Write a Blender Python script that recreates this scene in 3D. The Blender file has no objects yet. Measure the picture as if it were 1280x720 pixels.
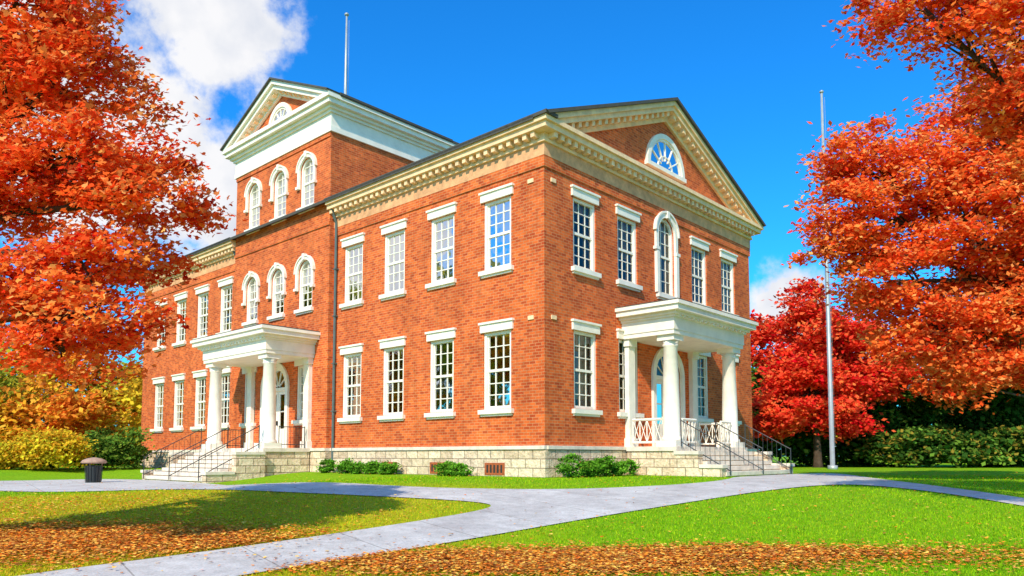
import bpy, math, random
import numpy as np
from mathutils import Vector, geometry
random.seed(4); rng=np.random.default_rng(11)
S=bpy.context.scene
S.view_settings.view_transform='Standard'; S.view_settings.look='None'; S.view_settings.exposure=0
ANG=math.radians(47.51); CX,CY=1.026,23.5
CA,SA=math.cos(ANG),math.sin(ANG)
def L2W(x,y): return (CX+x*CA-y*SA, CY+x*SA+y*CA)
# ------------------------------------------------------------------ terrain
def ssn(t):
    t=np.clip(t,0,1); return t*t*(3-2*t)
def G(X,Y):
    X=np.asarray(X,float);Y=np.asarray(Y,float)
    dx,dy=X-CX,Y-CY
    lx=dx*CA+dy*SA; ly=-dx*SA+dy*CA
    z=-0.9*(1-ssn((Y-5)/17.5))
    z=z-0.35*ssn((-lx-0.3)/5)*ssn((ly-1)/9)*(1-ssn((ly-22)/10))
    return z
# ------------------------------------------------------------------ material helpers
class NT:
    def __init__(s,name):
        s.m=bpy.data.materials.new(name); s.m.use_nodes=True; s.t=s.m.node_tree; s.t.nodes.clear()
        s.out=s.n('ShaderNodeOutputMaterial')
    def n(s,typ,**k):
        nd=s.t.nodes.new(typ)
        for a,b in k.items(): setattr(nd,a,b)
        return nd
    def l(s,a,b): s.t.links.new(a,b)
    def val(s,sock,v):
        if hasattr(v,'node'): s.l(v,sock)
        else: sock.default_value=v
    def noise(s,vec,scale,detail=4,rough=.55):
        n=s.n('ShaderNodeTexNoise'); s.l(vec,n.inputs['Vector']); n.inputs['Scale'].default_value=scale
        n.inputs['Detail'].default_value=detail; n.inputs['Roughness'].default_value=rough
        return n.outputs['Fac']
    def ramp(s,fac,stops):
        r=s.n('ShaderNodeValToRGB'); s.l(fac,r.inputs[0]); e=r.color_ramp.elements
        while len(e)<len(stops): e.new(.5)
        for i,(p,c) in enumerate(stops):
            e[i].position=p; e[i].color=(*c,1) if len(c)==3 else c
        return r.outputs[0]
    def mix(s,fac,a,b,mode='MIX'):
        m=s.n('ShaderNodeMix',data_type='RGBA',blend_type=mode)
        s.val(m.inputs[0],fac); s.val(m.inputs[6],a if hasattr(a,'node') else (*a,1)); s.val(m.inputs[7],b if hasattr(b,'node') else (*b,1))
        return m.outputs[2]
    def bump(s,h,st,dist=.02):
        b=s.n('ShaderNodeBump'); s.l(h,b.inputs['Height']); b.inputs['Strength'].default_value=st; b.inputs['Distance'].default_value=dist
        return b.outputs[0]
    def pbr(s,col,rough=.7,normal=None,spec=.3,metal=0):
        p=s.n('ShaderNodeBsdfPrincipled'); s.val(p.inputs['Base Color'],col if hasattr(col,'node') else (*col,1))
        s.val(p.inputs['Roughness'],rough); p.inputs['Specular IOR Level'].default_value=spec; p.inputs['Metallic'].default_value=metal
        if normal is not None: s.l(normal,p.inputs['Normal'])
        s.l(p.outputs[0],s.out.inputs[0]); return p
def uvw(m):
    tc=m.n('ShaderNodeTexCoord'); sp=m.n('ShaderNodeSeparateXYZ'); m.l(tc.outputs['Object'],sp.inputs[0])
    ad=m.n('ShaderNodeMath',operation='ADD'); m.l(sp.outputs[0],ad.inputs[0]); m.l(sp.outputs[1],ad.inputs[1])
    cb=m.n('ShaderNodeCombineXYZ'); m.l(ad.outputs[0],cb.inputs[0]); m.l(sp.outputs[2],cb.inputs[1])
    return tc.outputs['Object'],cb.outputs[0],sp
def mat_brick():
    m=NT('brick_wall'); obj,v,sp=uvw(m)
    b=m.n('ShaderNodeTexBrick'); m.l(v,b.inputs['Vector'])
    b.inputs['Color1'].default_value=(.80,.155,.030,1); b.inputs['Color2'].default_value=(.43,.052,.013,1); b.inputs['Mortar'].default_value=(.60,.25,.11,1)
    b.inputs['Scale'].default_value=1; b.inputs['Brick Width'].default_value=.25; b.inputs['Row Height'].default_value=.095
    b.inputs['Mortar Size'].default_value=.011; b.inputs['Mortar Smooth'].default_value=.3; b.inputs['Bias'].default_value=-.1
    n1=m.noise(obj,.55,5,.6); n2=m.noise(obj,5,3)
    c=m.mix(.6,b.outputs[0],m.ramp(n1,[(.3,(.66,.58,.55)),(.7,(1.25,1.2,1.15))]),'MULTIPLY')
    n3=m.noise(obj,1.3,6,.7)
    c=m.mix(m.ramp(n3,[(.54,(0,0,0)),(.78,(.42,.42,.42))]),c,(.78,.27,.09))
    c=m.mix(.5,c,m.ramp(n2,[(.25,(.6,.6,.6)),(.75,(1.3,1.3,1.3))]),'MULTIPLY')
    mp=m.n('ShaderNodeMapping'); m.l(obj,mp.inputs[0]); mp.inputs['Scale'].default_value=(3,3,.25)
    n4=m.noise(mp.outputs[0],1.2,5,.7)
    c=m.mix(.5,c,m.ramp(n4,[(.3,(.7,.68,.66)),(.55,(1.05,1.05,1.05))]),'MULTIPLY')
    m.pbr(c,.85,m.bump(b.outputs['Fac'],-.5,.01),.2); return m.m
def mat_stone():
    m=NT('foundation_stone'); obj,v,sp=uvw(m)
    b=m.n('ShaderNodeTexBrick'); m.l(v,b.inputs['Vector'])
    b.inputs['Color1'].default_value=(.98,.76,.54,1); b.inputs['Color2'].default_value=(.70,.50,.34,1); b.inputs['Mortar'].default_value=(.36,.25,.17,1)
    b.inputs['Scale'].default_value=1; b.inputs['Brick Width'].default_value=.62; b.inputs['Row Height'].default_value=.29; b.inputs['Mortar Size'].default_value=.014
    n=m.noise(obj,6,6,.65)
    c=m.mix(.6,b.outputs[0],m.ramp(n,[(.3,(.55,.52,.48)),(.7,(1.25,1.2,1.15))]),'MULTIPLY')
    mm=m.n('ShaderNodeMath',operation='SUBTRACT'); m.l(n,mm.inputs[0]); m.l(b.outputs['Fac'],mm.inputs[1])
    m.pbr(c,.9,m.bump(mm.outputs[0],1,.09),.2); return m.m
def mat_plain(name,col,rough=.6,var=.15,scale=3,bump=.1,spec=.3,metal=0):
    m=NT(name); tc=m.n('ShaderNodeTexCoord'); n=m.noise(tc.outputs['Object'],scale,6,.65)
    c=m.mix(1,col,m.ramp(n,[(.3,(1-var,)*3),(.7,(1+var*.4,)*3)]),'MULTIPLY')
    n2=m.noise(tc.outputs['Object'],scale*9,3)
    m.pbr(c,rough,m.bump(n2,bump,.01),spec,metal); return m.m
def mat_glass(name='window_glass',refl=.02):
    m=NT(name); tc=m.n('ShaderNodeTexCoord'); n=m.noise(tc.outputs['Object'],1.7,2)
    g=m.n('ShaderNodeBsdfGlossy'); g.inputs['Roughness'].default_value=.03; g.inputs['Color'].default_value=(.72,.72,.72,1)
    m.l(m.bump(n,.2,.02),g.inputs['Normal'])
    t=m.n('ShaderNodeBsdfTransparent'); t.inputs['Color'].default_value=(.84,.82,.77,1)
    fr=m.n('ShaderNodeFresnel'); fr.inputs[0].default_value=1.5
    ad=m.n('ShaderNodeMath',operation='ADD'); ad.inputs[1].default_value=refl; m.l(fr.outputs[0],ad.inputs[0])
    mx=m.n('ShaderNodeMixShader'); m.l(ad.outputs[0],mx.inputs[0]); m.l(t.outputs[0],mx.inputs[1]); m.l(g.outputs[0],mx.inputs[2])
    m.l(mx.outputs[0],m.out.inputs[0]); return m.m
def mat_blind():
    m=NT('roller_blind'); obj,v,sp=uvw(m)
    w=m.n('ShaderNodeTexWave',bands_direction='X'); m.l(v,w.inputs[0]); w.inputs['Scale'].default_value=2.2; w.inputs['Distortion'].default_value=1.2
    n=m.noise(obj,1.1,3)
    c=m.ramp(w.outputs[0],[(0,(.46,.35,.21)),(1,(.72,.59,.39))])
    c=m.mix(1,c,m.ramp(n,[(.35,(.5,.5,.5)),(.65,(1,1,1))]),'MULTIPLY')
    m.pbr(c,.9); return m.m
def mat_leaf(name,trans=.4):
    m=NT(name); a=m.n('ShaderNodeAttribute'); a.attribute_name='Col'
    d=m.n('ShaderNodeBsdfDiffuse'); t=m.n('ShaderNodeBsdfTranslucent')
    m.l(a.outputs['Color'],d.inputs[0]); m.l(a.outputs['Color'],t.inputs[0])
    mx=m.n('ShaderNodeMixShader'); mx.inputs[0].default_value=trans; m.l(d.outputs[0],mx.inputs[1]); m.l(t.outputs[0],mx.inputs[2])
    m.l(mx.outputs[0],m.out.inputs[0]); return m.m
def mat_grass():
    m=NT('lawn_grass'); tc=m.n('ShaderNodeTexCoord'); o=tc.outputs['Object']
    n1=m.noise(o,.35,5,.6); n2=m.noise(o,9,6,.7); n3=m.noise(o,60,3,.6)
    sp=m.n('ShaderNodeSeparateXYZ'); m.l(o,sp.inputs[0])
    mr=m.n('ShaderNodeMapRange'); m.l(sp.outputs[0],mr.inputs[0]); mr.inputs[1].default_value=1.5; mr.inputs[2].default_value=-2.5
    my=m.n('ShaderNodeMapRange'); m.l(sp.outputs[1],my.inputs[0]); my.inputs[1].default_value=21; my.inputs[2].default_value=18
    mm=m.n('ShaderNodeMath',operation='MULTIPLY'); m.l(mr.outputs[0],mm.inputs[0]); m.l(my.outputs[0],mm.inputs[1])
    yg=m.mix(n1,(.50,.56,.012),(.64,.46,.03)); gr=m.mix(n1,(.19,.47,.006),(.36,.52,.010))
    c=m.mix(mm.outputs[0],gr,yg)
    c=m.mix(.7,c,m.ramp(n2,[(.3,(.42,.48,.4)),(.7,(1.25,1.2,1.2))]),'MULTIPLY')
    c=m.mix(.7,c,m.ramp(n3,[(.3,(.40,.45,.35)),(.7,(1.3,1.3,1.2))]),'MULTIPLY')
    m.pbr(c,.9,m.bump(n3,.7,.04),.1); return m.m
def mat_path():
    m=NT('concrete_path'); tc=m.n('ShaderNodeTexCoord'); o=tc.outputs['Object']
    n1=m.noise(o,.8,5,.65); n2=m.noise(o,30,5,.7); n3=m.noise(o,4,5,.7)
    c=m.ramp(n1,[(.3,(.50,.45,.42)),(.7,(.72,.67,.62))])
    c=m.mix(.7,c,m.ramp(n2,[(.3,(.6,.6,.6)),(.7,(1.15,1.15,1.15))]),'MULTIPLY')
    c=m.mix(.6,c,m.ramp(n3,[(.35,(.72,.71,.69)),(.6,(1.05,1.05,1.05))]),'MULTIPLY')
    b=m.n('ShaderNodeTexBrick'); mp=m.n('ShaderNodeMapping'); m.l(o,mp.inputs[0]); mp.inputs['Rotation'].default_value=(0,0,-.62); m.l(mp.outputs[0],b.inputs[0])
    b.inputs['Scale'].default_value=1; b.inputs['Brick Width'].default_value=1.6; b.inputs['Row Height'].default_value=60; b.inputs['Mortar Size'].default_value=.012
    b.offset=0; b.inputs['Color1'].default_value=b.inputs['Color2'].default_value=(1,1,1,1); b.inputs['Mortar'].default_value=(.5,.48,.45,1)
    c=m.mix(.8,c,b.outputs[0],'MULTIPLY')
    m.pbr(c,.9,m.bump(n2,.4,.01),.15); return m.m
M=dict(brick=mat_brick(),stone=mat_stone(),
 white=mat_plain('white_paint',(.93,.83,.70),.5,.14,2,.05),
 cream=mat_plain('cream_stone',(.97,.64,.36),.7,.26,2.5,.2),
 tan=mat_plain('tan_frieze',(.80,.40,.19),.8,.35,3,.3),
 step=mat_plain('step_stone',(.84,.70,.56),.85,.28,3,.3),
 roof=mat_plain('roof_slate',(.09,.08,.065),.8,.3,5,.5),
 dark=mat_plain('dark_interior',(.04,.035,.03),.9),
 iron=mat_plain('black_iron',(.03,.03,.03),.45,.2,8,.1,.5),
 drain=mat_plain('downspout_metal',(.10,.13,.12),.5,.2,4,.1,.5),
 pole=mat_plain('pole_metal',(.42,.43,.42),.45,.2,3,.05,.5,.3),
 vent=mat_plain('vent_brick',(.46,.11,.035),.85,.4,12,.5),
 lid=mat_plain('bin_lid',(.45,.27,.19),.7,.3,8,.2),
 glass=mat_glass(),glassb=mat_glass('fanlight_glass',.35),blind=mat_blind(),
 bark=mat_plain('bark',(.10,.065,.045),.95,.5,6,1.0,.1),
 leaf=mat_leaf('autumn_leaf',.42),green=mat_leaf('green_leaf',.35),litter=mat_leaf('fallen_leaf',.1),blade=mat_leaf('grass_blade',.35),
 grass=mat_grass(),path=mat_path())
# ------------------------------------------------------------------ mesh helpers
class MB:
    def __init__(s): s.v=[];s.f=[]
    def poly(s,pts):
        b=len(s.v); s.v+= [tuple(p) for p in pts]; s.f.append(tuple(range(b,b+len(pts))))
    def hexa(s,p):
        b=len(s.v); s.v+=[tuple(q) for q in p]
        for f in ((0,3,2,1),(4,5,6,7),(0,1,5,4),(1,2,6,5),(2,3,7,6),(3,0,4,7)): s.f.append(tuple(b+i for i in f))
    def prism(s,a,c):
        n=len(a); b=len(s.v); s.v+=[tuple(q) for q in a]+[tuple(q) for q in c]
        s.f.append(tuple(range(b,b+n))); s.f.append(tuple(range(b+2*n-1,b+n-1,-1)))
        for i in range(n):
            j=(i+1)%n; s.f.append((b+i,b+n+i,b+n+j,b+j))
    def tube(s,pts,rads,n=8):
        pts=[Vector(p) for p in pts]; b=len(s.v)
        for i,p in enumerate(pts):
            d=(pts[min(i+1,len(pts)-1)]-pts[max(i-1,0)]).normalized()
            u=d.cross(Vector((0,0,1)) if abs(d.z)<.9 else Vector((1,0,0))).normalized(); w=d.cross(u)
            for k in range(n):
                a=2*math.pi*k/n; s.v.append(tuple(p+(u*math.cos(a)+w*math.sin(a))*rads[i]))
        for i in range(len(pts)-1):
            for k in range(n):
                q=(k+1)%n; s.f.append((b+i*n+k,b+i*n+q,b+(i+1)*n+q,b+(i+1)*n+k))
        s.f.append(tuple(b+k for k in range(n))); s.f.append(tuple(b+(len(pts)-1)*n+k for k in range(n)))
    def obj(s,name,mat,parent=None,smooth=False,bevel=0):
        me=bpy.data.meshes.new(name); me.from_pydata(s.v,[],s.f); me.materials.append(mat); me.update()
        import bmesh
        bm=bmesh.new(); bm.from_mesh(me); bmesh.ops.recalc_face_normals(bm,faces=bm.faces); bm.to_mesh(me); bm.free()
        if smooth:
            for p in me.polygons: p.use_smooth=True
        o=bpy.data.objects.new(name,me); S.collection.objects.link(o)
        if parent: o.parent=parent
        if bevel:
            md=o.modifiers.new('bevel','BEVEL'); md.width=bevel; md.segments=2; md.limit_method='ANGLE'
        return o
P={}
def B(k):
    if k not in P: P[k]=MB()
    return P[k]
def fL(u,d,z): return (-d,u,z)
def fG(u,d,z): return (u,-d,z)
TX=-0.27; T0,T1=11.6,19.8; TC=15.7
def fT(u,d,z): return (TX-d,u,z)
def fTS(u,d,z): return (u,T0-d,z)
def fbox(mb,F,u0,u1,d0,d1,z0,z1):
    mb.hexa([F(u0,d0,z0),F(u1,d0,z0),F(u1,d1,z0),F(u0,d1,z0),F(u0,d0,z1),F(u1,d0,z1),F(u1,d1,z1),F(u0,d1,z1)])
def uzprism(mb,F,pts,d0,d1): mb.prism([F(u,d0,z) for u,z in pts],[F(u,d1,z) for u,z in pts])
def wall(F,u0,u1,z0,z1,ops,mat='brick'):
    mb=B(mat)
    us=sorted({u0,u1,*[o[0] for o in ops],*[o[1] for o in ops]}); zs=sorted({z0,z1,*[o[2] for o in ops],*[o[3] for o in ops]})
    for i in range(len(us)-1):
        for j in range(len(zs)-1):
            uc=(us[i]+us[i+1])/2; zc=(zs[j]+zs[j+1])/2
            if any(o[0]<uc<o[1] and o[2]<zc<o[3] for o in ops): continue
            mb.poly([F(us[i],0,zs[j]),F(us[i+1],0,zs[j]),F(us[i+1],0,zs[j+1]),F(us[i],0,zs[j+1])])
    for a,b,c,d in ops:
        for q in ([(a,c),(b,c)],[(b,c),(b,d)],[(b,d),(a,d)],[(a,d),(a,c)]):
            (ua,za),(ub,zb)=q; mb.poly([F(ua,0,za),F(ub,0,zb),F(ub,-.26,zb),F(ua,-.26,za)])
def arc(cu,cz,r,n=14,a0=0,a1=math.pi): return [(cu+r*math.cos(a0+(a1-a0)*i/n),cz+r*math.sin(a0+(a1-a0)*i/n)) for i in range(n+1)]
def arch_band(mb,F,cu,cz,r0,r1,d0,d1,n=14):
    A=arc(cu,cz,r0,n);C=arc(cu,cz,r1,n)
    for i in range(n): uzprism(mb,F,[A[i],C[i],C[i+1],A[i+1]],d0,d1)
def window(F,u,z0,z1,w=1.3,arch=False,blind=None,kind='sash',cols=3,hood=1.):
    h=w/2; W=B('white')
    j=.11
    fbox(W,F,u-h,u-h+j,-.22,-.05,z0,z1); fbox(W,F,u+h-j,u+h,-.22,-.05,z0,z1)
    fbox(W,F,u-h+j,u+h-j,-.22,-.06,z0,z0+.10)
    if not arch: fbox(W,F,u-h+j,u+h-j,-.22,-.06,z1-.11,z1)
    iu0,iu1=u-h+j,u+h-j; zt=z1-(.11 if not arch else 0); zb=z0+.10; zm=(zb+(zt if not arch else z1-.12))/2
    fbox(W,F,iu0,iu1,-.17,-.09,zm-.045,zm+.045)
    fbox(W,F,iu0,iu0+.05,-.16,-.11,zb,zt-.002); fbox(W,F,iu1-.05,iu1,-.16,-.11,zb,zt-.002)
    for k in range(1,cols):
        uu=iu0+(iu1-iu0)*k/cols; fbox(W,F,uu-.016,uu+.016,-.155,-.115,zb+.002,zt-.004)
    for a,b in ((zb,zm-.045),(zm+.045,zt)):
        for k in (1,2):
            zz=a+(b-a)*k/3; fbox(W,F,iu0+.002,iu1-.002,-.152,-.118,zz-.016,zz+.016)
    g=B('glass'); g.poly([F(u-h+.01,-.14,z0),F(u+h-.01,-.14,z0),F(u+h-.01,-.14,z1-.002),F(u-h+.01,-.14,z1-.002)])
    if blind is None: blind=random.choice([.35,.5,.5,.75,1,.6])
    if blind>0:
        bl=B('blind'); zz=zt-(zt-zb)*blind
        bl.poly([F(u-h+.02,-.30,zz),F(u+h-.02,-.30,zz),F(u+h-.02,-.30,z1+.1),F(u-h+.02,-.30,z1+.1)])
        if blind<1:
            for sgn in (-1,1):
                a=u+sgn*(h-.02); b=u+sgn*(h-.30); bl.poly([F(a,-.34,z0),F(b,-.34,z0),F(b,-.34,zz+.05),F(a,-.34,zz+.05)])
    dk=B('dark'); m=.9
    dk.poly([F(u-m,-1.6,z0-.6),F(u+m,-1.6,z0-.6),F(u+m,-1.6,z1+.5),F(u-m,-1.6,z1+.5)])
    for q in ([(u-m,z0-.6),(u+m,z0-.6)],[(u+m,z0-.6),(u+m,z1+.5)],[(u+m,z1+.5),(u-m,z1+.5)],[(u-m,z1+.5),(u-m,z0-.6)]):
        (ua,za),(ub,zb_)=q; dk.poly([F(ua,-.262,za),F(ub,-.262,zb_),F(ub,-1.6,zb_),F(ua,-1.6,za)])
    fbox(W,F,u-h-.13,u+h+.13,.0,.14,z0-.17,z0-.02); fbox(W,F,u-h+.002,u+h-.002,-.22,.0,z0-.12,z0-.002)
    fbox(W,F,u-h-.07,u+h+.07,.0,.07,z0-.24,z0-.17)
    if not arch:
        fbox(W,F,u-h-.11,u+h+.11,0,.07,z1,z1+.27); fbox(W,F,u-h-.15,u+h+.15,0,.12,z1+.27,z1+.34)
    else:
        r=h; cz=z1-r
        arch_band(W,F,u,cz,r-.11,r,-.22,-.052)
        arch_band(W,F,u,cz,r+.002,r+.15*hood,.0,.09); arch_band(W,F,u,cz,r+.15*hood,r+.21*hood,.0,.14)
        for sgn in (-1,1):
            a=sorted((u+sgn*(h+.002),u+sgn*(h+.15*hood))); fbox(W,F,a[0],a[1],0,.088,cz-.65,cz)
            a=sorted((u+sgn*(h-.0),u+sgn*(h+.22*hood))); fbox(W,F,a[0],a[1],0,.14,cz-.77,cz-.65)
        fbox(W,F,u-.08,u+.08,.0,.17,z1-.02,z1+.26)
        mb=B('brick'); A=arc(u,cz,r,14)
        mb.poly([F(u+h,0,z1)]+[F(a,0,b) for a,b in A[:8]]); mb.poly([F(u-h,0,z1)]+[F(a,0,b) for a,b in A[7:][::-1]])
        for i in range(14): mb.poly([F(*[A[i][0],0,A[i][1]]),F(A[i+1][0],0,A[i+1][1]),F(A[i+1][0],-.26,A[i+1][1]),F(A[i][0],-.26,A[i][1])])
def door(F,u,z0,z1,w):
    h=w/2; W=B('white'); r=h; cz=z1-r
    fbox(W,F,u-h,u-h+.14,-.24,-.03,z0,cz); fbox(W,F,u+h-.14,u+h,-.24,-.03,z0,cz)
    arch_band(W,F,u,cz,r-.14,r,-.24,-.032); arch_band(W,F,u,cz,r+.002,r+.22,0,.1)
    fbox(W,F,u-h+.14,u+h-.14,-.22,-.05,cz-.14,cz+.002)
    for sgn in (-1,1):
        a=sorted((u+sgn*(h+.002),u+sgn*(h+.22))); fbox(W,F,a[0],a[1],0,.098,z0,cz)
    for k in range(1,5):
        a=math.pi*k/5; c,s=math.cos(a),math.sin(a)
        p=[(u+c*.1-s*.02,cz+s*.1+c*.02),(u+c*.1+s*.02,cz+s*.1-c*.02),(u+c*(r-.13)+s*.02,cz+s*(r-.13)-c*.02),(u+c*(r-.13)-s*.02,cz+s*(r-.13)+c*.02)]
        uzprism(W,F,p,-.16,-.11)
    B('glass').poly([F(u-h,-.14,cz),F(u+h,-.14,cz),F(u+h,-.14,z1-.01),F(u-h,-.14,z1-.01)])
    for sgn in (-1,1):
        a,b=sorted((u+sgn*.012,u+sgn*(h-.142)))
        fbox(W,F,a,a+.13,-.2,-.14,z0,cz-.14); fbox(W,F,b-.13,b,-.2,-.14,z0,cz-.14)
        fbox(W,F,a+.13,b-.13,-.2,-.142,z0,z0+.9); fbox(W,F,a+.13,b-.13,-.2,-.142,cz-.3,cz-.142)
        fbox(W,F,a+.22,b-.22,-.142,-.12,z0+.2,z0+.75)
        fbox(W,F,a+.13,b-.13,-.19,-.15,z0+1.65,z0+1.7)
        B('glass').poly([F(a+.1,-.17,z0+.9),F(b-.1,-.17,z0+.9),F(b-.1,-.17,cz-.3),F(a+.1,-.17,cz-.3)])
        fbox(B('iron'),F,(b if sgn<0 else a)-.02*sgn-.03,(b if sgn<0 else a)-.02*sgn+.03,-.14,-.08,z0+1.05,z0+1.25)
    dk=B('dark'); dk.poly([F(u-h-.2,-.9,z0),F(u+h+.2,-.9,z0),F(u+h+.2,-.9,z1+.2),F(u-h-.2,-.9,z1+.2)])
    B('blind').poly([F(u-h,-.45,z0+1.6),F(u+h,-.45,z0+1.6),F(u+h,-.45,cz-.2),F(u-h,-.45,cz-.2)])
    mb=B('brick'); A=arc(u,cz,r,14)
    mb.poly([F(u+h,0,z1)]+[F(a,0,b) for a,b in A[:8]]); mb.poly([F(u-h,0,z1)]+[F(a,0,b) for a,b in A[7:][::-1]])
WD=14.84; LN=31.4; H=1.28; h2=H/2
lo=(2.24,4.85); up=(6.98,9.38)
wl=[2.07,4.83,7.59,10.26]; wr=[21.2,23.8,26.4,29.0]
ops=[(u-h2,u+h2,*z) for u in wl for z in (lo,up)]
wall(fL,0,T0,.9,10.9,ops)
ops=[(u-h2,u+h2,*z) for u in wr for z in (lo,up)]
wall(fL,T1,LN,.9,10.9,ops)
bl=iter([.75,.55,1,.6,.55,1,.6,.5])
for u in wl:
    window(fL,u,*lo,H,blind=next(bl)); window(fL,u,*up,H,blind=next(bl))
for u in wr:
    window(fL,u,*lo,H); window(fL,u,*up,H)
gu=[2.15,4.75,10.1,12.7]; GC=7.42
ops=[(u-h2,u+h2,*z) for u in gu for z in (lo,up)]+[(GC-.62,GC+.62,6.95,10.0),(GC-.95,GC+.95,1.0,4.7)]
wall(fG,0,WD,.9,10.9,ops)
for u,b1,b2 in zip(gu,(.9,1,.5,.6),(0.15,.6,.5,1)):
    window(fG,u,*lo,H,blind=b1); window(fG,u,*up,H,blind=b2)
window(fG,GC,6.95,10.0,1.24,arch=True,blind=.5,hood=1.3)
for sgn in (-1,1):
    a=sorted((GC+sgn*.624,GC+sgn*.82)); fbox(B('white'),fG,a[0],a[1],0,.12,6.95,8.6)
door(fG,GC,1.0,4.7,1.9)
b=B('brick'); b.poly([(WD,0,-.5),(WD,LN,-.5),(WD,LN,11),(WD,0,11)]); b.poly([(0,LN,-.5),(WD,LN,-.5),(WD,LN,11),(0,LN,11)])
b.poly([(0,LN,11),(WD,LN,11),(GC,LN,14.4)])
tw=[13.4,15.7,18.05]; h3=.55
ops=[(u-h3,u+h3,11.65,13.85) for u in tw]+[(u-h3,u+h3,7.1,9.25) for u in tw]+[(u-h3,u+h3,2.24,4.6) for u in (tw[0],tw[2])]+[(TC-.95,TC+.95,1.0,4.7)]
wall(fT,T0,T1,.9,14.6,ops)
for u in tw:
    window(fT,u,11.65,13.85,1.1,arch=True,cols=2,blind=.3); window(fT,u,7.1,9.25,1.1,arch=True,cols=2,blind=random.choice([.6,1]))
for u in (tw[0],tw[2]): window(fT,u,2.24,4.6,1.1,cols=2)
door(fT,TC,1.0,4.7,1.9)
TD=6.2
b.poly([(TX,T0,.0),(TD,T0,.0),(TD,T0,14.6),(TX,T0,14.6)]); b.poly([(TX,T1,.0),(TD,T1,.0),(TD,T1,14.6),(TX,T1,14.6)]); b.poly([(TD,T0,9),(TD,T1,9),(TD,T1,14.6),(TD,T0,14.6)])
fbox(B('brick'),fT,T0,T1,0,.05,10.45,10.6)
fbox(B('brick'),fT,T0,T1,0,.05,14.32,14.5)
fz=-.7
def found(F,u0,u1,x=.10):
    fbox(B('stone'),F,u0,u1,-.3,x,fz,.88); fbox(B('cream2'),F,u0,u1,-.3,x+.05,.88,1.0)
found(fL,-.10,T0); found(fL,T1,LN); found(fG,.0,WD+.1); found(fT,T0-.1,T1+.1)
for u in (2.07,4.83,7.59):
    fbox(B('vent'),fL,u-.45,u+.45,.1,.125,.05,.45)
    for k in range(5): fbox(B('dark'),fL,u-.36+k*.16,u-.28+k*.16,.125,.13,.12,.38)
for u in (2.15,12.7): fbox(B('vent'),fG,u-.5,u+.5,.1,.125,.05,.5)
for F,u in ((fL,.55),(fG,.45)):
    for z in (5.05,9.55): fbox(B('cream'),F,u-.12,u+.12,0,.04,z,z+.13)
def cornice(F,u0,u1,e0,e1,zb,sc=1.,gut=True,mat='cream',friez='tan',fh=.42):
    def bx(k,d1,z0,z1,d0=0): fbox(B(k),F,u0-e0*d1,u1+e1*d1,d0,d1,z0,z1)
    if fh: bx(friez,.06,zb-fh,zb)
    bx(mat,.14*sc,zb,zb+.10*sc); bx(mat,.11*sc,zb+.10*sc,zb+.30*sc)
    bx(mat,.44*sc,zb+.30*sc,zb+.48*sc); bx(mat,.53*sc,zb+.48*sc,zb+.62*sc)
    if gut: bx('roof',.60*sc,zb+.62*sc,zb+.73*sc)
    n=int((u1-u0)/(.36*sc))
    for i in range(n+1):
        u=u0+(u1-u0)*(i+.5)/(n+1); fbox(B(mat),F,u-.08*sc,u+.08*sc,.11*sc,.37*sc,zb+.12*sc,zb+.298*sc)
ZB=10.75
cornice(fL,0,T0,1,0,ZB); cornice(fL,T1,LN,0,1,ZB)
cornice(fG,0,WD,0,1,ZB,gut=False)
for F,a,c in ((fL,-.05,T0),(fG,0,WD+.05),(fL,T1,LN)): fbox(B('brick'),F,a,c,0,.05,ZB-.78,ZB-.42)
def pediment(F,uc,hw,z0,zc,rise,bands,modd,zclip,mat):
    top=lambda u:zc+rise*(1-abs(u-uc)/hw)
    for k,o0,o1,d in bands:
        for sg in (-1,1):
            def ux(z,off):
                x=hw*(1-(z-off-zc)/rise); return uc+sg*min(x,hw)
            ua,ub=ux(zclip,o0),ux(zclip,o1)
            pts=[(ua,max(zclip,top(ua)+o0)),(ub,max(zclip,top(ub)+o1)),(uc,top(uc)+o1),(uc,top(uc)+o0)]
            uzprism(B(k),F,pts,0 if k!='roof' else -.05,d)
    o0,o1,d,st=modd
    for sg in (-1,1):
        u=.25
        while u<hw*.93:
            a,c=uc+sg*(u-.08),uc+sg*(u+.08)
            if min(top(c)+o1,top(a)+o1)>zclip: uzprism(B(mat),F,[(a,top(a)+o0),(c,top(c)+o0),(c,top(c)+o1),(a,top(a)+o1)],.1,d)
            u+=st
HW=WD/2+.60
pediment(fG,GC,HW,0,11.42,3.3,[('roof',.02,-.10,.64),('cream',-.10,-.28,.53),('cream',-.28,-.46,.44),('cream',-.46,-.80,.10)],(-.462,-.64,.36,.38),ZB+.622,'cream')
b.poly([fG(0,.001,ZB+.4),fG(WD,.001,ZB+.4),fG(WD,.001,11.5),fG(GC,.001,14.5),fG(0,.001,11.5)])
def fan(F,u,z,r,mat='white'):
    W=B(mat); arch_band(W,F,u,z,r,r+.2,0,.12,18); arch_band(W,F,u,z,r-.09,r,0.01,.07,18); arch_band(W,F,u,z,r*.42,r*.42+.05,0.01,.06,12)
    fbox(W,F,u-r-.25,u+r+.25,0,.16,z-.16,z)
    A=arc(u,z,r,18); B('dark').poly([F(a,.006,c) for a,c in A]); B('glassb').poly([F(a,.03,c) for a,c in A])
    for k in range(1,6):
        a=math.pi*k/6; c,s=math.cos(a),math.sin(a)
        uzprism(W,F,[(u+c*.3*r-s*.022,z+s*.3*r+c*.022),(u+c*.3*r+s*.022,z+s*.3*r-c*.022),(u+c*(r-.08)+s*.022,z+s*(r-.08)-c*.022),(u+c*(r-.08)-s*.022,z+s*(r-.08)+c*.022)],.01,.065)
fan(fG,GC,11.95,1.2)
R=B('roof')
zr=lambda x:11.42+3.3*(1-abs(x-GC)/HW)
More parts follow.
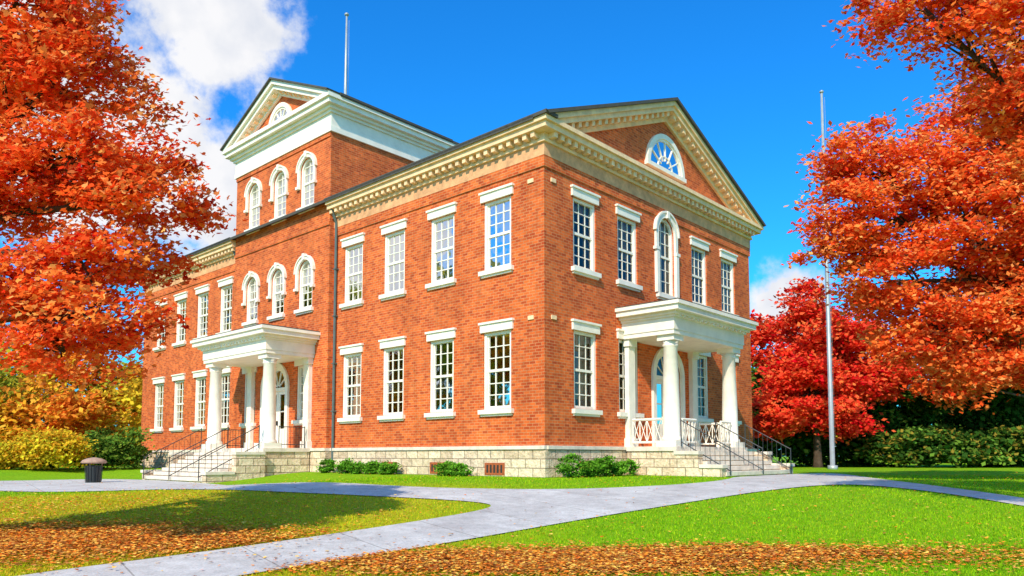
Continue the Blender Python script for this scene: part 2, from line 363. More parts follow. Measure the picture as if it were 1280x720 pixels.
for sg in (-1,1):
    e=GC+sg*HW
    R.hexa([(e,-.05,zr(e)-.1),(GC,-.05,zr(GC)-.1),(GC,LN+.5,zr(GC)-.1),(e,LN+.5,zr(e)-.1),(e,-.05,zr(e)+.021),(GC,-.05,zr(GC)+.021),(GC,LN+.5,zr(GC)+.021),(e,LN+.5,zr(e)+.021)])
W=B('white')
def tent(F,u0,u1,e0,e1):
    def bx(k,d1,z0,z1): fbox(B(k),F,u0-e0*d1,u1+e1*d1,0,d1,z0,z1)
    bx('white',.10,14.5,14.72); bx('white',.07,14.72,15.3); bx('white',.16,15.3,15.42); bx('white',.28,15.42,15.55)
    bx('white',.46,15.55,15.75); bx('white',.56,15.75,15.93)
tent(fT,T0,T1,1,1); tent(fTS,TX,TD,0,1)
fTB=lambda u,d,z:(u,T1+d,z)
tent(fTB,TX,TD,0,1)
fbox(B('roof'),fTS,TX,TD,0,.62,15.93,16.03)
THW=(T1-T0)/2+.60
pediment(fT,TC,THW,0,15.98,2.1,[('roof',.02,-.06,.66),('white',-.06,-.26,.56),('white',-.26,-.46,.44),('white',-.46,-.66,.12)],(-.462,-.56,.34,.42),15.932,'cream')
b.poly([fT(T0,.001,15.5),fT(T1,.001,15.5),fT(T1,.001,16.1),fT(TC,.001,17.7),fT(T0,.001,16.1)])
fan(fT,TC,16.05,.8)
zt=lambda y:15.98+2.1*(1-abs(y-TC)/THW)
for sg in (-1,1):
    e=TC+sg*THW
    R.hexa([(TX+.05,e,zt(e)-.1),(TX+.05,TC,zt(TC)-.1),(TD+.6,TC,zt(TC)-.1),(TD+.6,e,zt(e)-.1),(TX+.05,e,zt(e)+.021),(TX+.05,TC,zt(TC)+.021),(TD+.6,TC,zt(TC)+.021),(TD+.6,e,zt(e)+.021)])
b.poly([(TD,T0,14.6),(TD,T1,14.6),(TD,T1,16),(TD,TC,18),(TD,T0,16)])
B('drain').tube([fL(11.38,.1,.2),fL(11.38,.1,10.5),fL(11.38,.4,11.2)],[.06,.06,.06],8)
B('drain').tube([fL(20.0,.1,.2),fL(20.0,.1,10.5),fL(20.0,.4,11.2)],[.06,.06,.06],8)
for z in (2.5,4.5,6.5,8.5): fbox(B('drain'),fL,11.29,11.47,0,.17,z,z+.05)
def porch(F,u0,u1,p,nst,base,cols,rails):
    W=B('white')
    fbox(B('stone'),F,u0,u1,.16,p,fz,.84); fbox(B('step'),F,u0-.06,u1+.06,.155,p+.06,.84,1.0)
    fbox(W,F,u0,u1,0,p,4.85,5.0)
    fbox(W,F,u0-.03,u1+.03,.0,p+.03,5.0,5.42)
    for k,(o,z0,z1) in enumerate(((.1,5.42,5.5),(.2,5.5,5.6),(.38,5.6,5.78),(.45,5.78,5.9))): fbox(W,F,u0-o,u1+o,0,p+o,z0,z1)
    fbox(B('roof'),F,u0-.4,u1+.4,0,p+.4,5.9,5.95)
    n=int((u1-u0)/.3)
    for i in range(n): fbox(W,F,u0+.1+i*.3,u0+.2+i*.3,p+.1,p+.19,5.425,5.498)
    for cu,cd in cols:
        X=lambda z:F(cu,cd,z)
        C=B('column'); C.tube([X(1.2),X(1.24),X(1.30),X(1.36),X(2.4),X(4.45),X(4.48),X(4.52),X(4.56),X(4.66)],[.36,.37,.35,.30,.295,.24,.275,.275,.245,.32],20)
        fbox(W,F,cu-.39,cu+.39,cd-.39,cd+.39,1.0,1.2); fbox(W,F,cu-.33,cu+.33,cd-.33,cd+.33,4.66,4.85)
    for cu in (u0+.33,u1-.33):
        fbox(W,F,cu-.2,cu+.2,.0,.18,1.3,4.6); fbox(W,F,cu-.27,cu+.27,.0,.24,1.0,1.3); fbox(W,F,cu-.26,cu+.26,.0,.24,4.6,4.85)
    rh=(1.0-base)/(nst); td=.34
    for i in range(nst-1):
        z=1.0-rh*(i+1); d0=p+.06+td*i
        fbox(B('step'),F,u0+.1,u1-.1,d0,d0+td+ (0.02),z-.14,z); fbox(B('stone2'),F,u0+.12,u1-.12,d0,d0+td-.02,fz-.3,z-.14)
    de=p+.06+td*(nst-1)
    for a,c in ((u0-.22,u0+.1),(u1-.1,u1+.22)):
        fbox(B('stone'),F,a,c,p+.06,p+.06+(de-p)*.5,fz-.3,.72); fbox(B('step'),F,a-.04,c+.04,p+.062,p+.1+(de-p)*.5,.72,.84)
        fbox(B('stone'),F,a,c,p+.06+(de-p)*.5,de,fz-.3,base+.28); fbox(B('step'),F,a-.04,c+.04,p+.1+(de-p)*.5,de+.06,base+.28,base+.4)
    I=B('iron')
    def rail(pa,pb,nb):
        pa,pb=Vector(pa),Vector(pb)
        for o in (0.88,.15): I.tube([pa+Vector((0,0,o)),pb+Vector((0,0,o))],[.018,.018],6)
        for k in range(nb+1):
            q=pa.lerp(pb,k/nb); r=.02 if k in (0,nb) else .008
            I.tube([q,q+Vector((0,0,.92 if k in (0,nb) else .88))],[r,r],5)
    for ru in rails: rail(F(ru,p+.1,1.0),F(ru,de+.1,base+.05),10)
    return rail
fr=porch(fT,12.6,18.1,2.25,8,-.32,[(13.0,1.85),(17.7,1.85)],[12.8,15.4,17.9])
fr(fT(12.75,.3,1.0),fT(12.75,1.5,1.0),9); fr(fT(17.95,.3,1.0),fT(17.95,1.5,1.0),9)
fr=porch(fG,4.35,9.6,2.1,6,-.0,[(4.78,1.7),(9.17,1.7)],[4.55,7.0,9.4])
def balus(F,a,c,n):
    (u0,d0),(u1,d1)=a,c; W=B('white')
    pt=lambda t,z:F(u0+(u1-u0)*t,d0+(d1-d0)*t,z)
    W.tube([pt(0,1.95),pt(1,1.95)],[.05,.05],6); W.tube([pt(0,1.15),pt(1,1.15)],[.04,.04],6)
    for k in range(n):
        t0,t1=k/n,(k+1)/n
        W.tube([pt(t0,1.15),pt(t0,1.95)],[.022,.022],5); W.tube([pt(t0,1.15),pt(t1,1.95)],[.015,.015],5); W.tube([pt(t1,1.15),pt(t0,1.95)],[.015,.015],5)
balus(fG,(4.6,.25),(4.6,1.4),4); balus(fG,(9.4,.25),(9.4,1.4),4); balus(fG,(5.15,1.9),(6.1,1.9),4); balus(fG,(8.0,1.9),(8.8,1.9),3)
M['cream2']=M['step']; M['stone2']=M['stone']; M['column']=M['white']
root=bpy.data.objects.new('brick_schoolhouse',None); S.collection.objects.link(root)
root.location=(CX,CY,0); root.rotation_euler=(0,0,ANG)
names=dict(brick='brick_walls',stone='stone_foundation',white='white_trim',cream='cornice',tan='frieze',step='porch_steps',roof='roof',dark='rooms',iron='iron_railings',drain='downspouts',vent='basement_vents',glass='window_glass',glassb='fanlight_glass',blind='window_blinds',cream2='water_table',stone2='step_risers',column='columns')
for k,mb in P.items():
    mb.obj(names.get(k,k),M[k],root,smooth=(k=='column'),bevel=.008 if k in('step','cream2') else 0)
# ------------------------------------------------------------------ flagpoles
def flagpole(x,y,z0,z1,r):
    m=MB(); m.tube([(x,y,z0),(x,y,z0+.25),(x,y,z0+.26),(x,y,z0+(z1-z0)*.5),(x,y,z1)],[r*2.1,r*2.0,r,r*.85,r*.5],12)
    bz=z1+.08; m.tube([(x,y,z1),(x,y,bz-.05),(x,y,bz),(x,y,bz+.05),(x,y,bz+.1)],[.03,.09,.12,.09,.02],10)
    m.tube([(x+r+.05,y,z0+1.2),(x+r+.03,y,z1-.2)],[.008,.008],4); m.tube([(x-.1,y,z0+1.2),(x+r+.08,y,z0+1.2)],[.02,.02],5)
    m.obj('flagpole',M['pole'],smooth=True)
flagpole(16.2,38,-.05,19.6,.12)
fx,fy=L2W(2.2,14.2); flagpole(fx,fy,16.4,21.8,.085)
# ------------------------------------------------------------------ ground
def grid_axis(a,b,fine0,fine1,fs):
    L=list(np.arange(fine0,fine1+fs/2,fs)); s=fs
    x=fine1
    while x<b: s*=1.25; x+=s; L.append(x)
    s=fs; x=fine0
    while x>a: s*=1.25; x-=s; L.insert(0,x)
    return np.array(L)
xs=grid_axis(-900,900,-26,24,.4); ys=grid_axis(-300,1500,2,46,.4)
XX,YY=np.meshgrid(xs,ys); ZZ=G(XX,YY)
nx,ny=len(xs),len(ys)
me=bpy.data.meshes.new('ground'); V=np.stack([XX,YY,ZZ],-1).reshape(-1,3)
idx=np.arange(nx*ny).reshape(ny,nx); F4=np.stack([idx[:-1,:-1],idx[:-1,1:],idx[1:,1:],idx[1:,:-1]],-1).reshape(-1,4)
me.from_pydata(V.tolist(),[],F4.tolist()); me.materials.append(M['grass'])
for p in me.polygons: p.use_smooth=True
o=bpy.data.objects.new('ground',me); S.collection.objects.link(o)
outer=[(-7.0,7.6),(-3.9,8.2),(-3.41,9.0),(-2.33,10.04),(-0.95,11.3),(1.15,13.4),(3.46,15.5),(6.29,18.1),(8.3,19.5),(9.2,19.2),(9.94,17.34),(10.3,15.1),(10.5,12.5),
 (11.6,12.5),(11.3,15.1),(11.0,17.0),(10.6,19.5),(10.5,21.48),(11.6,25.5),(12.3,28.6),(11.2,28.4),(7.1,24.0),(6.1,21.2),(4.45,19.4),(1.88,18.2),(0,18.1),(-2.73,18.7),(-6.5,21.5),(-9.6,25.6),(-11.4,28.0),(-16.0,32.4),(-18.5,33),(-20.5,30),(-27,30),(-27,26.5),(-19,26.5),(-16.5,22.6),(-15,21.9),(-10.5,20.2),(-6.63,18.0),(-2.92,16.7),(-.9,15.9),(-.3,15.25),(-.75,14.3),(-2.49,12.4),(-4.35,10.58),(-5.9,9.2)]
def smooth_poly(pts,it=2):
    for _ in range(it):
        q=[]
        for i in range(len(pts)):
            a,c=np.array(pts[i]),np.array(pts[(i+1)%len(pts)]); q+= [tuple(a*.75+c*.25),tuple(a*.25+c*.75)]
        pts=q
    return pts
PP=smooth_poly(outer)
def inpoly(X,Y,poly):
    r=np.zeros(np.shape(X),bool); n=len(poly); j=n-1
    for i in range(n):
        xi,yi=poly[i]; xj,yj=poly[j]
        c=((yi>Y)!=(yj>Y))&(X<(xj-xi)*(Y-yi)/((yj-yi) if yj!=yi else 1e-9)+xi); r^=c; j=i
    return r
gx,gy=np.meshgrid(np.arange(-27,13,.4),np.arange(7,34,.4)); gx=gx.ravel()+.013; gy=gy.ravel()+.017
k=inpoly(gx,gy,PP); pts=[Vector(p) for p in PP]+[Vector((a,c)) for a,c in zip(gx[k],gy[k])]
n0=len(PP)
vs,es,fs,_,_,_=geometry.delaunay_2d_cdt(pts,[(i,(i+1)%n0) for i in range(n0)],[list(range(n0))],1,1e-5)
vz=G([v.x for v in vs],[v.y for v in vs])
me=bpy.data.meshes.new('path'); me.from_pydata([(v.x,v.y,float(z)+.02) for v,z in zip(vs,vz)],[],[list(f) for f in fs]); me.materials.append(M['path'])
import bmesh
bm=bmesh.new(); bm.from_mesh(me); bmesh.ops.recalc_face_normals(bm,faces=bm.faces)
if sum(f.normal.z for f in bm.faces)<0: bmesh.ops.reverse_faces(bm,faces=bm.faces)
bm.to_mesh(me); bm.free()
o=bpy.data.objects.new('path',me); S.collection.objects.link(o)
# ------------------------------------------------------------------ leaves (numpy)
STAR=np.array([(r*math.cos(math.radians(a)),r*math.sin(math.radians(a))) for a,r in [(-90,.3),(-20,.32),(8,.9),(35,.42),(62,.75),(90,1.0),(118,.75),(145,.42),(172,.9),(200,.32)]])
DIA=np.array([(-.5,-.1),(0,-.8),(.55,0),(.1,.9)])
TRI=np.array([(-.5,0),(.5,0),(0,1.)])
def leaf_mesh(name,pos,size,cols,mat,shape=DIA,up=.4,parent=None,blade=False,flat=False):
    n=len(pos); m=len(shape)
    nrm=rng.normal(size=(n,3)); nrm/=np.linalg.norm(nrm,axis=1)[:,None]
    if flat: nrm*=.28; nrm[:,2]=1
    else: nrm[:,2]=np.abs(nrm[:,2])+up; nrm+=np.array([-.15,-.45,.1])   # leaves turn to the light
    nrm/=np.linalg.norm(nrm,axis=1)[:,None]
    r=rng.normal(size=(n,3))
    if blade:
        t1=rng.normal(size=(n,3)); t1[:,2]=0; t1/=np.linalg.norm(t1,axis=1)[:,None]
        t2=rng.normal(size=(n,3))*.35; t2[:,2]=1
        size2=size[:,1]; size1=size[:,0]
    else:
        t1=np.cross(nrm,r); t1/=np.linalg.norm(t1,axis=1)[:,None]; t2=np.cross(nrm,t1); size1=size2=size
    V=pos[:,None,:]+t1[:,None,:]*(shape[None,:,0,None]*np.reshape(size1,(n,1,1)))+t2[:,None,:]*(shape[None,:,1,None]*np.reshape(size2,(n,1,1)))
    me=bpy.data.meshes.new(name); me.vertices.add(n*m); me.vertices.foreach_set('co',V.reshape(-1).astype(np.float32))
    me.loops.add(n*m); me.loops.foreach_set('vertex_index',np.arange(n*m,dtype=np.int32))
    me.polygons.add(n); me.polygons.foreach_set('loop_start',np.arange(0,n*m,m,dtype=np.int32)); me.polygons.foreach_set('loop_total',np.full(n,m,dtype=np.int32))
    me.update(calc_edges=True)
    at=me.color_attributes.new('Col','FLOAT_COLOR','POINT'); c=np.ones((n,m,4),np.float32); c[:,:,:3]=cols[:,None,:]; at.data.foreach_set('color',c.reshape(-1))
    me.materials.append(mat)
    o=bpy.data.objects.new(name,me); S.collection.objects.link(o)
    if parent: o.parent=parent
    return o
def pal(cols,n,jit=.25,w=None):
    c=np.array(cols)[rng.choice(len(cols),n,p=w)]; return c*(1+rng.uniform(-jit,jit,(n,1)))
def crown_points(lobes,nclump,nleaf,csz,shell=.55):
    vol=np.array([l[3]*l[4]*l[5] for l in lobes])**.75; vol/=vol.sum()
    P_=[]
    for l,v in zip(lobes,vol):
        k=max(3,int(nclump*v)); d=rng.normal(size=(k,3)); d/=np.linalg.norm(d,axis=1)[:,None]
        r=(shell+(1-shell)*rng.random((k,1)))*(1+rng.normal(0,.12,(k,1)))
        P_.append(np.array(l[:3])+d*r*np.array(l[3:6]))
    cen=np.concatenate(P_); nc=len(cen)
    shade=rng.normal(0,1,nc)
    which=rng.integers(0,nc,nleaf); off=rng.normal(size=(nleaf,3))*np.array([1,1,.45])*csz*(.6+.8*rng.random((nc,1)))[which]
    return cen[which]+off,cen,shade[which]
def tree(name,base,trunk_top,r0,lobes,nclump,nleaf,csz,lsz,palette,shape=DIA,mat='leaf',shell=.5,twigs=True):
    root=bpy.data.objects.new(name,None); S.collection.objects.link(root)
    pos,cen,sh=crown_points(lobes,nclump,nleaf,csz,shell)
    cols=pal(palette,nleaf,.2)*(1+.12*sh[:,None]); hue=np.clip(sh,-1.5,1.5)[:,None]*np.array([0,.05,0.006]); cols=np.clip(cols+hue*.6,.006,.98)
    leaf_mesh('foliage',pos,lsz*rng.uniform(.6,1.25,nleaf),cols,M[mat],shape,parent=root)
    t=MB(); b=Vector(base); tt=Vector(trunk_top); mid=b.lerp(tt,.5)+Vector((random.uniform(-.15,.15),random.uniform(-.15,.15),0))
    t.tube([b+Vector((0,0,-.2)),b+Vector((0,0,.25)),b.lerp(mid,.5),mid,tt],[r0*1.7,r0*1.15,r0,r0*.85,r0*.6],10)
    cv=[Vector(c) for c in cen]
    for i,l in enumerate(lobes):
        c=Vector(l[:3]); s=b.lerp(tt,.55+.45*random.random()); m1=s.lerp(c,.5)+Vector((0,0,.12*(c-s).length*random.uniform(-.3,1)))
        rr=r0*.38; t.tube([s,s.lerp(m1,.5)+Vector((random.uniform(-.1,.1),0,.1)),m1,c],[rr,rr*.8,rr*.6,rr*.28],7)
        if twigs:
            near=sorted(cv,key=lambda q:(q-c).length)[:26]
            for q in random.sample(near,min(14,len(near))):
                s2=m1.lerp(c,random.uniform(.3,1)); mm=s2.lerp(q,.5)+Vector((random.uniform(-.1,.1),random.uniform(-.1,.1),random.uniform(0,.15)))
                t.tube([s2,mm,q],[rr*.28,rr*.18,rr*.07],5)
    t.obj('trunk',M['bark'],root,smooth=True)
    return root
ORG=[(.97,.20,.035),(.98,.28,.06),(.95,.12,.02),(.98,.38,.11),(.90,.085,.018),(.97,.16,.03)]
RED=[(.94,.06,.03),(.96,.10,.04),(.84,.04,.02),(.96,.19,.05)]
z9=float(G(-9.6,10.8))
tree('maple_tree',(-9.6,10.8,z9),(-8.6,10.6,4.6),.24,[
 (-6.9,10,7.0,1.5,1.0,.8),(-6.3,10,5.9,1.35,1.0,.7),(-5.6,10,4.75,1.25,1.0,.5),(-5.0,9.9,4.1,1.0,1.0,.3),(-5.5,10,3.35,1.05,1.0,.45),(-5.45,9.8,2.55,.95,.9,.4),(-5.9,9.8,2.05,.9,.8,.3),
 (-6.9,10,2.9,1.1,1.1,.6),(-7.1,10.3,4.6,1.4,1.1,.8),(-8.1,10.5,6.2,1.2,1.1,.9),(-8.4,10,2.7,1.0,1.0,.6),(-8.9,10.8,7.4,1.2,1.1,.8)],
 620,62000,.16,.064,ORG,STAR)
z10=float(G(10.6,11.5))
tree('maple_tree',(10.8,11.5,z10),(10.2,11.4,5.4),.2,[
 (6.3,11,7.5,1.1,1.0,.5),(7.5,11,7.0,1.1,1.0,.6),(8.0,11,6.0,.8,1.0,.6),(8.4,11,5.0,.8,.9,.6),(7.3,11,8.2,1.3,1.2,.6),(9.6,11.3,7.3,1.3,1.3,1.0)],
 220,22000,.17,.07,ORG,STAR)
tree('maple_tree',(15.0,20.5,0),(14.6,20.3,6.0),.3,[
 (9.1,20,8.9,.9,1.5,.8),(9.2,20,7.4,1.2,1.9,.9),(8.7,20,6.4,.8,1.4,.5),(11.3,20,8.5,1.6,2,1.3),(10.2,20,5.4,1.5,1.8,1.0),(12.3,20,6.8,2.0,2.2,1.5),(11.4,19.8,4.1,1.6,1.8,.9),
 (13.4,20,4.6,1.7,1.9,1.2),(14.3,20,8.6,2.0,2.2,1.8),(13.2,20,10.4,1.4,1.8,.9),(14.6,20,6.0,1.8,2,1.4),(15.3,20.3,10.8,2,2,1.5),(11.9,19.8,3.0,1.2,1.2,.6),(13.3,19.8,3.0,1.2,1.2,.6),(10.6,19.9,3.4,.8,1.2,.5)],
 620,90000,.26,.095,ORG,DIA)
tree('red_maple_tree',(17.9,44,0),(17.8,44,4.5),.22,[
 (16.0,44,3.6,1.9,2.2,1.3),(18.3,44,3.6,2.2,2.2,1.3),(17.2,44,5.8,2.4,2.4,1.6),(18.0,44,8.0,2.0,2,1.5),(17.6,44,9.8,1.3,1.4,1.3),(20.0,44,4.8,1.8,2,1.5),(15.2,43.6,2.4,1.3,1.3,.8),(19.4,43.5,2.4,1.3,1.4,.7),(20.4,44,7.6,1.8,1.8,1.6),(21.8,44,5.4,1.6,1.8,1.6)],
 300,38000,.42,.18,RED)
tree('red_maple_tree',(16.2,50,0),(16.2,50,4.5),.22,[(16.2,50,5,2.6,2.4,1.8),(16.4,50,8,1.9,2,1.8),(18.5,50,5,2.2,2,2.0),(20.5,50,6.5,2.0,2,2.0)],
 120,12000,.5,.24,RED)
tree('maple_tree',(31,43,0),(31,43,4.5),.25,[(27,43,6.5,2.8,2.5,2.2),(31,43,6.8,2.8,2.5,2.2),(29,43,9.5,2.8,2.5,2.2),(33.5,43,8.5,2.4,2.4,2.4),(25,43,5.2,2.0,2,1.6)],
 200,22000,.5,.22,ORG)
def mass(name,items,n,csz,lsz,palette,mat='green'):
    pos,cen,sh=crown_points(items,max(60,n//70),n,csz,.55)
    pos[:,2]=np.maximum(pos[:,2],.05)
    cols=np.clip(pal(palette,n)*(1+.22*sh[:,None]),.004,.95)
    return leaf_mesh(name,pos,lsz*rng.uniform(.6,1.3,n),cols,M[mat])
def mass_multi(name,items,n,csz,lsz,palettes,mat='leaf'):
    P_=[];C_=[]
    k=n//len(items); q=0
    for it in items:
        pos,cen,sh=crown_points([it],max(14,k//60),k,csz,.5); pos[:,2]=np.maximum(pos[:,2],.05)
        q=(q+random.choice([1,1,2]))%len(palettes)
        P_.append(pos); C_.append(np.clip(pal(palettes[q],k,.2)*(1+.2*sh[:,None]),.004,.95))
    pos=np.concatenate(P_); return leaf_mesh(name,pos,lsz*rng.uniform(.6,1.3,len(pos)),np.concatenate(C_),M[mat])
GR=[(.10,.19,.02),(.15,.26,.03),(.07,.14,.02),(.22,.29,.035)]
YE=[(.80,.52,.03),(.90,.45,.03),(.60,.52,.03),(.92,.32,.03)]
DK=[(.04,.11,.015),(.07,.16,.02),(.03,.075,.012),(.13,.20,.025)]
LY=[[(.85,.50,.03),(.80,.55,.04)],[(.92,.34,.03),(.90,.24,.025)],[(.42,.40,.03),(.32,.32,.03)],[(.88,.44,.03),(.92,.34,.04)],[(.95,.24,.03),(.9,.38,.04)],[(.26,.30,.03),(.50,.42,.03)]]
def row(x0,x1,y,h,step,jy=2,vary=.3):
    L=[]; x=x0
    while x<x1:
        hh=h*random.uniform(1-vary,1+vary*.6); L.append((x,y+random.uniform(-jy,jy),hh*.5,step*.8,step*.8,hh*.5)); x+=step*random.uniform(.7,1.1)
    return L
mass_multi('distant_treeline',row(-76,-26,62,10.8,3.4,2,.2),56000,.8,.30,LY)
mass_multi('distant_treeline',row(-60,-25,52,6.4,2.8,1.5),38000,.6,.25,LY)
mass('distant_treeline',row(-10,110,75,8.5,4.5,4),36000,1.0,.5,GR+YE[:1])
mass('distant_treeline',row(-160,-76,85,12,6,6),14000,1.3,.7,GR+YE)
# unseen tall trees, added to block bright sky in the window reflections
mass_multi('distant_treeline',[(-62+random.uniform(-4,4),y,11,4.5,4.5,random.uniform(10,13)) for y in np.arange(-30,70,5.5)],20000,1.8,1.0,LY)
mass('hedge',row(14,50,48,6.8,2.4,1.2,.25),80000,.5,.22,DK)
mass('hedge',row(22,52,44,2.4,1.8,1.0,.3),26000,.35,.2,DK+GR[1:2]+[(.30,.22,.03)])
mass('yellow_bush',row(-29,-22.5,39,1.9,1.3,.8,.3),16000,.25,.11,[(.85,.56,.03),(.90,.44,.03),(.60,.50,.03)],'leaf')
mass('green_bush',row(-25,-20.5,41,2.1,1.2,.6,.2),12000,.25,.12,GR)
def shrub(lx,ly,r,h,c=GR,nm='shrub'):
    x,y=L2W(lx,ly); z=float(G(x,y)); n=2200
    pos,cen,sh=crown_points([(x,y,z+h*.45,r,r,h*.5)],50,n,.07,.6); pos[:,2]=np.maximum(pos[:,2],z)
    leaf_mesh(nm,pos,.05*rng.uniform(.6,1.2,n),np.clip(pal(c,n)*(1+.2*sh[:,None]),.004,.9),M['green'])
BG=[(.12,.32,.02),(.20,.44,.03),(.07,.18,.015)]
for u in (10.9,9.6,8.7,7.9,6.9,3.7,3.1): shrub(-.7,u,.32*random.uniform(.8,1.2),.5*random.uniform(.8,1.2),BG)
for u,r,h in ((.45,.42,.75),(1.35,.36,.6),(2.1,.4,.68),(2.85,.34,.55),(3.5,.36,.6),(11.1,.45,.75),(11.9,.4,.6)): shrub(u,-.72,r,h,BG)
# ------------------------------------------------------------------ grass blades + fallen leaves
n=210000
u=rng.random(n); Yb=1/(1/7.5+(1/26-1/7.5)*u); Xb=(rng.random(n)*2-1)*.78*Yb
lx=(Xb-CX)*CA+(Yb-CY)*SA; ly=-(Xb-CX)*SA+(Yb-CY)*CA
k=~inpoly(Xb,Yb,PP)&~((lx>-.3)&(ly>-.3)); Xb,Yb=Xb[k],Yb[k]; n=len(Xb)
pos=np.stack([Xb,Yb,G(Xb,Yb)-.004],-1)
gcol=pal([(.22,.48,.006),(.34,.58,.010),(.15,.36,.006),(.48,.58,.015)],n); ycol=pal([(.50,.58,.012),(.66,.54,.02),(.40,.50,.010),(.76,.50,.03)],n)
f=(ssn((1.5-Xb)/4+rng.normal(0,.15,n))*(1-ssn((Yb-17.5)/3)))[:,None]; cols=gcol*(1-f)+ycol*f
sz=np.stack([.006+.0009*Yb,rng.uniform(.02,.055,n)],-1)
leaf_mesh('grass_blades',pos,sz,cols,M['blade'],TRI,blade=True)
LIT=[(.90,.29,.03),(.95,.42,.06),(.76,.16,.02),(.56,.20,.05),(.95,.56,.10),(.38,.12,.03)]
def litter(X,Y,keep_path=.03):
    ip=inpoly(X,Y,PP); keep=~ip|(rng.random(len(X))<keep_path)
    lx=(X-CX)*CA+(Y-CY)*SA; ly=-(X-CX)*SA+(Y-CY)*CA; keep&=~((lx>-.2)&(ly>-.2))
    X,Y=X[keep],Y[keep]; n=len(X); return np.stack([X,Y,G(X,Y)+rng.uniform(.03,.07,n)],-1)
def ell(cx,cy,rx,ry,n):
    a=rng.normal(size=(n,2))*.5; return cx+a[:,0]*rx,cy+a[:,1]*ry
ps=[litter(*ell(.5,9.9,3.4,.85,28000)),litter(*ell(3.4,10.5,2.6,.6,7000)),litter(*ell(-7.2,11.4,3.4,1.7,30000)),litter(*ell(-9,15,7,3.0,5500)),litter(*ell(-4.4,11.4,2.0,1.2,4500)),litter(*ell(7.2,10.2,3,1.0,2500))]
Y=rng.uniform(7.5,30,4600); X=(rng.random(4600)*2-1)*.75*Y; ps.append(litter(X,Y,.35))
pos=np.concatenate(ps); n=len(pos)
leaf_mesh('fallen_leaves',pos,rng.uniform(.022,.05,n),pal(LIT,n,.35),M['litter'],STAR,flat=True)
# ------------------------------------------------------------------ trash can (left of the stairs)
tr=bpy.data.objects.new('trash_can',None); S.collection.objects.link(tr)
tx,ty=-15.9,28.6; tz=float(G(tx,ty))
t=MB(); t.tube([(tx,ty,tz),(tx,ty,tz+.05),(tx,ty,tz+.06),(tx,ty,tz+.66)],[.27,.27,.24,.28],18)
for k_ in range(18):
    a=2*math.pi*k_/18; t.tube([(tx+.27*math.cos(a),ty+.27*math.sin(a),tz+.06),(tx+.30*math.cos(a),ty+.30*math.sin(a),tz+.66)],[.014,.014],4)
t.obj('body',M['iron'],tr)
t=MB(); t.tube([(tx,ty,tz+.74),(tx,ty,tz+.78),(tx,ty,tz+.86),(tx,ty,tz+.93),(tx,ty,tz+.97)],[.40,.45,.40,.25,.05],20)
for a in (.5,2.6,4.7): t.tube([(tx+.25*math.cos(a),ty+.25*math.sin(a),tz+.6),(tx+.28*math.cos(a),ty+.28*math.sin(a),tz+.76)],[.02,.02],5)
t.obj('lid',M['lid'],tr,smooth=True)
# ------------------------------------------------------------------ light
sd=Vector((-.34,-.94,0)).normalized(); el=math.radians(40)
sv=Vector((sd.x*math.cos(el),sd.y*math.cos(el),math.sin(el)))
ld=bpy.data.lights.new('sun','SUN'); ld.energy=5; ld.angle=math.radians(.5); ld.color=(1,.90,.73)
lo_=bpy.data.objects.new('sun',ld); S.collection.objects.link(lo_); lo_.rotation_euler=(-sv).to_track_quat('-Z','Y').to_euler()
w=bpy.data.worlds.new('World'); S.world=w; w.use_nodes=True; t=w.node_tree; t.nodes.clear()
N=lambda ty,**k:(lambda nd:[setattr(nd,a,c) for a,c in k.items()] and nd or nd)(t.nodes.new(ty))
Lk=t.links.new
out=N('ShaderNodeOutputWorld'); bg=N('ShaderNodeBackground'); bg.inputs[1].default_value=.14; Lk(bg.outputs[0],out.inputs[0])
sky=N('ShaderNodeTexSky'); sky.sky_type='NISHITA'; sky.sun_disc=False; sky.sun_elevation=el; sky.sun_rotation=math.atan2(sv.x,sv.y)
hs=N('ShaderNodeHueSaturation'); hs.inputs['Saturation'].default_value=1.3; Lk(sky.outputs[0],hs.inputs['Color'])
tint=N('ShaderNodeMix',data_type='RGBA',blend_type='MULTIPLY'); tint.inputs[0].default_value=1; Lk(hs.outputs[0],tint.inputs[6]); tint.inputs[7].default_value=(.20,1.30,2.0,1)
tc=N('ShaderNodeTexCoord')
no=N('ShaderNodeTexNoise'); no.inputs['Scale'].default_value=8; no.inputs['Detail'].default_value=10; no.inputs['Roughness'].default_value=.6; Lk(tc.outputs['Generated'],no.inputs['Vector'])
acc=None
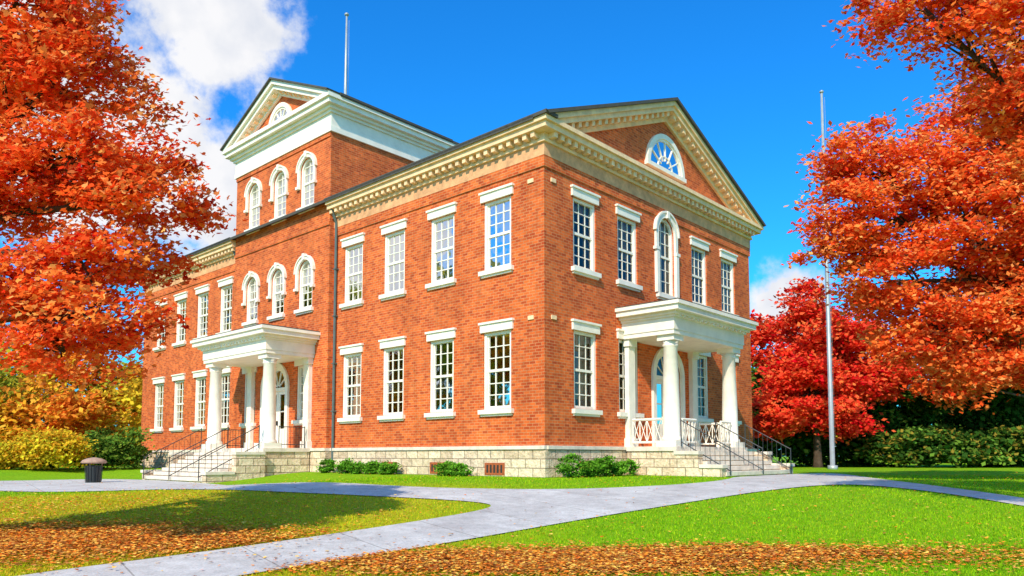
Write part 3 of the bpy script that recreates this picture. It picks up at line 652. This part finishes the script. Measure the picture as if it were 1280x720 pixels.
for (x,y,z),r in (((-.54,1,.47),.20),((-.42,1,.57),.12),((-.46,1,.40),.14),((-.70,1,.58),.16),((-.35,1,.585),.04),((.365,1,.19),.07),((-1.6,.2,.5),.3),((1.5,-.6,.5),.3),((.2,-1,.6),.35)):
    v=Vector((x,y,z)).normalized(); ds=N('ShaderNodeVectorMath',operation='DISTANCE'); Lk(tc.outputs['Generated'],ds.inputs[0]); ds.inputs[1].default_value=v
    mr=N('ShaderNodeMapRange'); mr.inputs[1].default_value=r*1.15; mr.inputs[2].default_value=0; Lk(ds.outputs['Value'],mr.inputs[0])
    if acc is None: acc=mr.outputs[0]
    else:
        mx=N('ShaderNodeMath',operation='MAXIMUM'); Lk(acc,mx.inputs[0]); Lk(mr.outputs[0],mx.inputs[1]); acc=mx.outputs[0]
sc=N('ShaderNodeMath',operation='MULTIPLY_ADD'); sc.inputs[1].default_value=.45; Lk(acc,sc.inputs[0]); Lk(no.outputs['Fac'],sc.inputs[2])
th=N('ShaderNodeMapRange',interpolation_type='SMOOTHSTEP'); th.inputs[1].default_value=.59; th.inputs[2].default_value=.76; Lk(sc.outputs[0],th.inputs[0])
m2=N('ShaderNodeMapRange'); m2.inputs[2].default_value=.2; Lk(acc,m2.inputs[0])
tm=N('ShaderNodeMath',operation='MULTIPLY'); Lk(th.outputs[0],tm.inputs[0]); Lk(m2.outputs[0],tm.inputs[1])
n2=N('ShaderNodeTexNoise'); n2.inputs['Scale'].default_value=14; n2.inputs['Detail'].default_value=8; Lk(tc.outputs['Generated'],n2.inputs['Vector'])
cr=N('ShaderNodeValToRGB'); Lk(n2.outputs['Fac'],cr.inputs[0]); cr.color_ramp.elements[0].position=.35; cr.color_ramp.elements[0].color=(.76,.80,.88,1); cr.color_ramp.elements[1].position=.58; cr.color_ramp.elements[1].color=(.99,.99,1,1)
cs=N('ShaderNodeMix',data_type='RGBA',blend_type='MULTIPLY'); cs.inputs[0].default_value=1; Lk(cr.outputs[0],cs.inputs[6]); cs.inputs[7].default_value=(6.9,6.9,7.0,1)
cm=N('ShaderNodeMix',data_type='RGBA'); Lk(tm.outputs[0],cm.inputs[0]); Lk(tint.outputs[2],cm.inputs[6]); Lk(cs.outputs[2],cm.inputs[7])
Lk(cm.outputs[2],bg.inputs[0])
# ------------------------------------------------------------------ camera
cd=bpy.data.cameras.new('camera'); cam=bpy.data.objects.new('camera',cd); S.collection.objects.link(cam); S.camera=cam
cd.sensor_width=36; cd.lens=937/1280*36; cd.shift_y=144.4/1280; cd.clip_end=3000; cd.clip_start=.1
cam.location=(0,0,.675); cam.rotation_euler=(math.radians(94),0,0)
